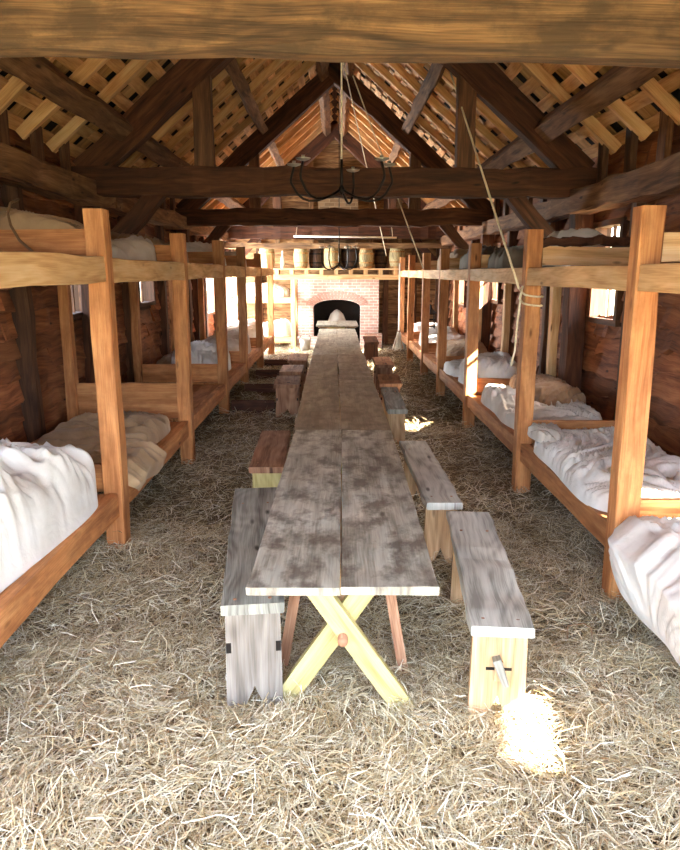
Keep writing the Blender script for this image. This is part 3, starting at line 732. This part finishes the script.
# ------------------------------------------------------------------ fireplace end
fp = empty('fireplace', (.08, 18.8, 0), 'pink brick fireplace lightened as if strongly lit, with an arched black firebox', 'fireplace')
fx0, fx1, ox0, ox1, ft = -.96, 1.13, -.56, .66, 1.74
arc = []
oc = (ox0+ox1)/2; hw = (ox1-ox0)/2
for i in range(17):
    t = math.pi*(1-i/16); arc.append((oc+hw*math.cos(t), 1.02+.2*math.sin(t)))
m = MB(); m.prism([(fx0, -.02), (ox0, -.02)]+arc+[(ox1, -.02), (fx1, -.02), (fx1, ft), (fx0, ft)], 'y', 18.45, 18.75, grain='h'); m.build('brick_front', M['brick'], fp)
m = MB(); m.box((ox0-.1, 18.95, .7), (.2, .45, 1.5), jit=0, axis=2); m.box((ox1+.1, 18.95, .7), (.2, .45, 1.5), jit=0, axis=2); m.box((oc, 19.12, .7), (1.3, .08, 1.5), jit=0); m.box((oc, 18.93, 1.35), (1.4, .4, .2), jit=0)
m.build('firebox', M['soot'], fp)
m = MB()
for i in range(24):
    t0 = math.pi*(.04+.92*i/24); t1 = math.pi*(.04+.92*(i+.82)/24)
    p = lambda t, k: (oc+(hw+k)*math.cos(t), 1.02+(.2+k)*math.sin(t)+.02)
    m.prism([p(t0, 0), p(t0, .2), p(t1, .2), p(t1, 0)], 'y', 18.435, 18.46)
m.build('arch', M['voussoir'], fp)
m = MB(); m.box((-.72, 18.3, .13), (.5, .35, .3), jit=0, axis=0); m.box((.98, 18.3, .17), (.45, .35, .38), jit=0, axis=0); m.box((oc, 18.42, .03), (1.4, .5, .1), jit=0); m.build('hearth', M['brick'], fp)
m = MB(); m.box((.08, 18.85, 3.1), (1.0, .55, 2.1), jit=0, axis=0); m.build('chimney_stack', M['stone'], fp)
m = MB(); m.lathe((.05, 18.78, 0), [(.30, 0), (.29, .3), (.25, .62), (.17, .84), (.07, .93), (.02, .95)], 16)
for i, v in enumerate(m.v): m.v[i] = (v[0]+.02*noise.noise(Vector(v)*9), v[1]+.02*noise.noise(Vector(v)*7), v[2])
tag(m.build('stone_pile', M['ash'], smooth=True), 'pale grey stone mound standing inside the firebox', 'stone')

# mantel shelf
sh = empty('shelf', (0, 18.1, 1.86), 'long pale timber shelf over the fireplace carrying the barrels', 'shelf')
m = MB(); m.timber((-1.6, 17.98, 1.79), (1.6, 17.98, 1.79), .1, .12, jit=.004); m.build('beam', M['pine_light'], sh)
for i in range(9):
    x = -1.45+i*.37
    m = MB(); m.timber((x, 17.94, 1.91), (x, 18.56, 1.91), .09, .12, jit=.002); m.build('joist', M['pine_light'], sh)
m = MB()
for q in range(3): m.timber((-1.65, 18.05+q*.19, 1.985), (1.65, 18.05+q*.19, 1.985), .185, .03, jit=.002)
m.build('shelf_board', M['pine_light'], sh)

def barrel(x, y, r_, h, label, mat, lie=False, grp='barrels on the shelf'):
    t = empty('barrel', (0, 0, 0), label, 'barrel', grp)
    pr = []
    for i in range(11):
        k = i/10; pr.append((r_*(.80+.20*math.sin(math.pi*k)), h*k))
    m = MB(); m.lathe((0, 0, 0), [(r_*.74, .03)]+[(r_*.74, 0)]+pr+[(r_*.74, h), (r_*.74, h-.03)], 20); m.build('staves', M[mat], t)
    for k in (.06, .28, .72, .94):
        rr = r_*(.80+.20*math.sin(math.pi*k))+.006
        m = MB(); m.lathe((0, 0, 0), [(rr-.004, h*k-.018), (rr+.003, h*k-.018), (rr+.003, h*k+.018), (rr-.004, h*k+.018)], 20); m.build('hoop', M['shingle'] if mat == 'barrel' else M['iron'], t)
    t.location = (x, y, 2.0)
    return t
sc = 18.0/705
def sx(px, y=18.2): return (px-335)*(y*.977)/705
barrel(sx(267), 18.25, .20, .55, 'yellowish barrel at the left end of the shelf, behind bunk posts', 'barrel')
barrel(sx(301), 18.2, .18, .52, 'pale barrel on the shelf above the left edge of the fireplace', 'barrel')
barrel(sx(316), 18.4, .19, .50, 'shade-toned barrel between the two pale barrels on the left of the shelf', 'barrel_shaded')
barrel(sx(332), 18.2, .205, .56, 'pale barrel on the shelf left of the hanging chandelier', 'barrel')
barrel(sx(350), 18.38, .21, .60, 'shade-toned barrel behind the far chandelier', 'barrel_shaded')
barrel(sx(366), 18.2, .18, .50, 'pale barrel on the shelf just right of the far chandelier', 'barrel')
barrel(sx(381), 18.4, .16, .46, 'shade-toned barrel between the two right hand pale barrels', 'barrel_shaded')
barrel(sx(397), 18.2, .20, .57, 'pale large barrel at the right end of the shelf', 'barrel')
m = MB(); m.lathe((sx(283), 18.15, 2.0), [(.05, 0), (.055, .1), (.05, .25), (.02, .33), (.018, .42), (.025, .43)], 12); tag(m.build('bottle', M['bristle'], smooth=True), 'slender pale bottle standing on the shelf', 'bottle')
m = MB(); m.tube([(-1.0, 17.7, 2.76), (.3, 17.7, 2.75), (1.5, 17.7, 2.73)], .022, 8)
po = tag(m.build('pole', M['broomstick'], smooth=True), 'thin pale horizontal pole hung above the barrels', 'pole')
for xx in (-.95, 1.4):
    m = MB(); m.tube([(xx, 17.7, 2.75), (xx+.01, 18.13, 3.0)], .006, 5); m.build('cord', M['rope'], po)
m = MB(); m.timber((-2.8, 17.95, 2.55), (2.8, 17.95, 2.55), .12, .13, seg=20, jit=.01); tag(m.build('cross_beam', M['cladding_end']), 'rough pale log spanning behind the far tie beam over the shelf', 'beam')

# bunk standing against the end wall
eb = empty('bunk_bed', (-1.85, 18.5, 0), 'bright pale bunk bed against the end wall left of the fireplace', 'bunk bed')
for x in (-1.05, -2.65):
    for y in (17.98, 19.0):
        m = MB(); m.timber((x, y, -.02), (x, y, 1.8), .11, .1, up=(0, 1, 0), jit=.002); m.build('post', M['pine_light'], eb)
for z in (.22, 1.22):
    for y in (17.98, 19.0):
        m = MB(); m.timber((-2.6, y, z), (-1.1, y, z), .06, .14, jit=.003); m.build('rail', M['pine_light'], eb)
    m = MB()
    for q in range(5): m.timber((-2.65, 18.12+q*.19, z+.06), (-1.05, 18.12+q*.19, z+.06), .18, .025, jit=.001)
    m.build('deck', M['pine'], eb)
bedding('sheet', M['white_cloth'], -2.5, -1.15, 18.05, 18.95, .30, .30, 61, 'white rumpled sheet on the lower deck of the end wall bunk', 'sheet', 'bedding on the end wall bunk', wr=.06, res=.5)
bedding('sheet', M['white_cloth'], -2.5, -1.15, 18.05, 18.95, 1.30, .20, 62, 'white sheet on the upper deck of the end wall bunk', 'sheet', 'bedding on the end wall bunk', wr=.05, res=.5)

# bucket by the hearth
bk = empty('bucket', (-.74, 17.55, 0), 'small pale bucket on the floor left of the hearth', 'bucket')
m = MB(); m.lathe((-.74, 17.55, -.01), [(.09, .03), (.09, 0), (.11, 0), (.14, .30), (.125, .30), (.10, .04)], 20); m.build('body', M['tin'], bk, smooth=True)
m = MB(); m.tube([(-.88, 17.55, .28), (-.85, 17.5, .38), (-.74, 17.47, .42), (-.63, 17.5, .38), (-.60, 17.55, .28)], .006, 6); m.build('handle', M['iron'], bk)

# broom
br = empty('broom', (1.58, 17.5, 0), 'besom broom with pale handle leaning on the last right bunk post', 'broom')
m = MB(); m.tube([(1.58, 17.50, .35), (1.59, 17.7, 2.12)], .022, 8); m.build('handle', M['broomstick'], br, smooth=True)
m = MB(); r = random.Random(3)
for i in range(30):
    a = r.uniform(0, 6.28); q = r.uniform(.05, .20)
    m.tube([(1.58+.02*math.cos(a), 17.5+.02*math.sin(a), .5), (1.58+q*.6*math.cos(a), 17.49+q*.6*math.sin(a), .25), (1.58+q*math.cos(a), 17.48+q*math.sin(a), r.uniform(.01, .06))], .009, 4)
m.build('bristles', M['bristle'], br)
m = MB(); m.tube([(1.58, 17.5, .44), (1.58, 17.505, .50)], .04, 10); m.build('binding', M['rope_dark'], br)

# lantern
lx, ly, lz = 2.0, 14.95, zd+.22
ln = empty('lantern', (lx, ly, lz), 'black iron lantern standing on a right hand lower bunk', 'lantern')
m = MB()
for a in (0, 1, 2, 3):
    x, y = lx+.085*(1 if a in (0, 3) else -1), ly+.085*(1 if a < 2 else -1); m.timber((x, y, lz), (x, y, lz+.42), .016, .016, up=(0, 1, 0), jit=0)
for z in (.01, .15, .29, .41): m.box((lx, ly-.085, lz+z), (.2, .016, .02), jit=0); m.box((lx, ly+.085, lz+z), (.2, .016, .02), jit=0); m.box((lx-.085, ly, lz+z), (.016, .2, .02), jit=0); m.box((lx+.085, ly, lz+z), (.016, .2, .02), jit=0)
m.build('frame', M['iron'], ln)
m = MB(); m.box((lx, ly, lz+.005), (.2, .2, .012), jit=0); m.build('base', M['iron'], ln)
m = MB(); m.lathe((lx, ly, lz+.42), [(.15, 0), (.05, .09), (.03, .13), (.03, .15), (.01, .19)], 4); m.build('cap', M['iron'], ln)
m = MB(); m.tube([(lx-.03, ly, lz+.58), (lx-.04, ly, lz+.64), (lx, ly, lz+.68), (lx+.04, ly, lz+.64), (lx+.03, ly, lz+.58)], .006, 6); m.build('ring', M['iron'], ln)

# ------------------------------------------------------------------ chandeliers
def chandelier(x, y, zh, rad, drop, ztop, label, angs, th=.011, stick=False):
    t = empty('chandelier', (x, y, zh), label, 'chandelier', 'iron chandeliers')
    m = MB(); m.tube([(x, y, zh-.03), (x, y, zh+drop*1.25)], th*1.15, 8); m.lathe((x, y, zh-.05), [(.005, 0), (.028, .025), (.028, .05), (.012, .08)], 12); m.build('stem', M['iron'], t, smooth=True)
    for a in angs:
        pts = []
        for i in range(13):
            k = i/12; rr = rad*(k**.8); ph = k*math.pi*.92
            # dips below the hub then rises to the cup
            zz = zh-.10*math.sin(min(1, k*1.7)*math.pi)*1.0+drop*max(0, (k-.45)/.55)**1.4
            rr = rad*(1.12*math.sin(min(k*1.25, 1)*math.pi/2))-.12*rad*max(0, (k-.6)/.4)
            pts.append((x+rr*math.cos(a), y+rr*math.sin(a), zz))
        m = MB(); m.tube(pts, th, 7); ar = m.build('arm', M['iron'], t, smooth=True)
        e = pts[-1]
        m = MB(); m.lathe((e[0], e[1], e[2]), [(.012, -.005), (.055, .008), (.065, .02), (.05, .014), (.016, .01), (.016, .045), (.011, .045)], 14); m.build('candle_cup', M['tin'], ar, smooth=True)
    m = MB(); m.tube([(x, y, zh+drop*1.2), (x, y, ztop)], .008, 6); m.build('hanging_rod', M['rope'] if stick else M['iron'], t, smooth=True)
    return t
chandelier(.06, 6.6, 2.63, .43, .20, 5.35, 'nearer iron chandelier with curved arms hanging before the second tie beam', [R(8), R(-38), R(-140), R(172), R(75)], stick=True)
chandelier(.08, 13.9, 2.06, .32, .30, 5.35, 'farther smaller iron chandelier hanging before the barrels', [R(0), R(-60), R(-125), R(60), R(180)], th=.012)

# ------------------------------------------------------------------ ropes
def rope(pts, label, rad=.009, cat='rope', sag=0):
    P = []
    for a, b in zip(pts[:-1], pts[1:]):
        for i in range(8): k = i/8; P.append((a[0]+(b[0]-a[0])*k, a[1]+(b[1]-a[1])*k, a[2]+(b[2]-a[2])*k-sag*math.sin(k*math.pi)))
    P.append(pts[-1]); m = MB(); m.tube(P, rad, 6); return tag(m.build('rope', M['rope'], smooth=True), label, cat, 'ropes hanging from the roof')
PX = 1.585
rope([(1.30, 8.9, 4.32), (1.54, 6.0, 1.77)], 'long rope slanting from the roof down to the roped right bunk post', .010)
loop = []
for i in range(26):
    a = i/25*2*math.pi*2; loop.append((XR+.083*max(-1, min(1, 1.35*math.cos(a))), 6.1+.083*max(-1, min(1, 1.35*math.sin(a))), 1.78-i*.006+.02*math.sin(a)))
m = MB(); m.tube(loop, .009, 6); m.tube([(1.57, 6.0, 1.79), (1.55, 5.98, 1.70), (1.56, 6.01, 1.66), (1.54, 5.99, 1.5), (1.53, 5.99, 1.25), (1.50, 5.98, 1.12)], .009, 6)
tag(m.build('rope_knot', M['rope'], smooth=True), 'rope wound round the right bunk post with a dangling tail', 'rope')
rope([(.30, 12.6, 5.08), (1.6, 13.05, 1.97)], 'rope slanting to the right hand row at the fifth post', .011)
rope([(.12, 12.0, 5.2), (1.25, 17.6, 2.3)], 'thin rope running down to the right end barrels', .010)
m = MB(); m.tube([(1.15, 6.98+k*.0, .03) if k == 0 else (1.15+k*.06, 9.6-.12*math.sin(k/4*math.pi), .05) for k in range(1, 6)], .012, 6); tag(m.build('stick', M['broomstick'], smooth=True), 'small pale bent stick on the floor beside the right bunks', 'stick')
m = MB(); m.tube([(1.20, 3.32, .03), (1.21, 3.36, .10), (1.29, 3.36, .115), (1.325, 3.34, .10), (1.33, 3.32, .03)], .004, 6); tag(m.build('wire_loop', M['rope_dark'], smooth=True), 'bent wire loop sticking out of the straw by the right bunk', 'wire')

# ------------------------------------------------------------------ light
w = bpy.data.worlds.new('world'); S.world = w; w.use_nodes = True; nt = w.node_tree
sky = nt.nodes.new('ShaderNodeTexSky'); sky.sky_type = 'NISHITA'; sky.sun_disc = False; sky.sun_elevation = R(38); sky.air_density = 1.; sky.dust_density = 4.
sky.sun_rotation = R(60)
mx = nt.nodes.new('ShaderNodeMix'); mx.data_type = 'RGBA'; mx.inputs[0].default_value = .6
nt.links.new(sky.outputs[0], mx.inputs[6]); mx.inputs[7].default_value = (2.2, 2.3, 2.4, 1)
bg = nt.nodes['Background']; nt.links.new(mx.outputs[2], bg.inputs[0]); bg.inputs[1].default_value = 3.2
sun = bpy.data.lights.new('sun', 'SUN'); sun.energy = 75; sun.angle = R(.6); sun.color = (1, .9, .72)
so = bpy.data.objects.new('sun', sun); COL.objects.link(so)
dv = Vector((-1, .55, -.85)).normalized(); so.rotation_euler = dv.to_track_quat('-Z', 'Y').to_euler(); so.location = (20, -10, 18)

def daylight(name, x, y, z, sy, sz, power, sgn):  # added fill lamp outside an opening, standing in for its daylight
    a = bpy.data.lights.new(name, 'AREA'); a.shape = 'RECTANGLE'; a.size = sy; a.size_y = sz; a.energy = power; a.color = (.97, 1, 1)
    o = bpy.data.objects.new(name, a); COL.objects.link(o); o.location = (x, y, z)
    o.rotation_euler = Vector((sgn, -.15, -.1)).to_track_quat('-Z', 'Z').to_euler()
daylight('door_fill_lamp', -3.35, 18.1, 1.3, 1.5, 2.2, 700, 1)
daylight('window_fill_lamp', -3.3, 16.4, 1.8, 1.2, 1.4, 450, 1)

# ------------------------------------------------------------------ camera
cam = bpy.data.cameras.new('camera'); co = bpy.data.objects.new('camera', cam); COL.objects.link(co)
cam.sensor_fit = 'VERTICAL'; cam.sensor_height = 24; cam.lens = 705/850*24; cam.clip_start = .05; cam.clip_end = 300
co.location = (0, 0, H); co.rotation_euler = (R(90-12.2), 0, R(-.4))
S.camera = co
S.view_settings.view_transform = 'Standard'; S.view_settings.look = 'None'; S.view_settings.gamma = 1; S.view_settings.use_curve_mapping = False
S.view_settings.exposure = 0.92
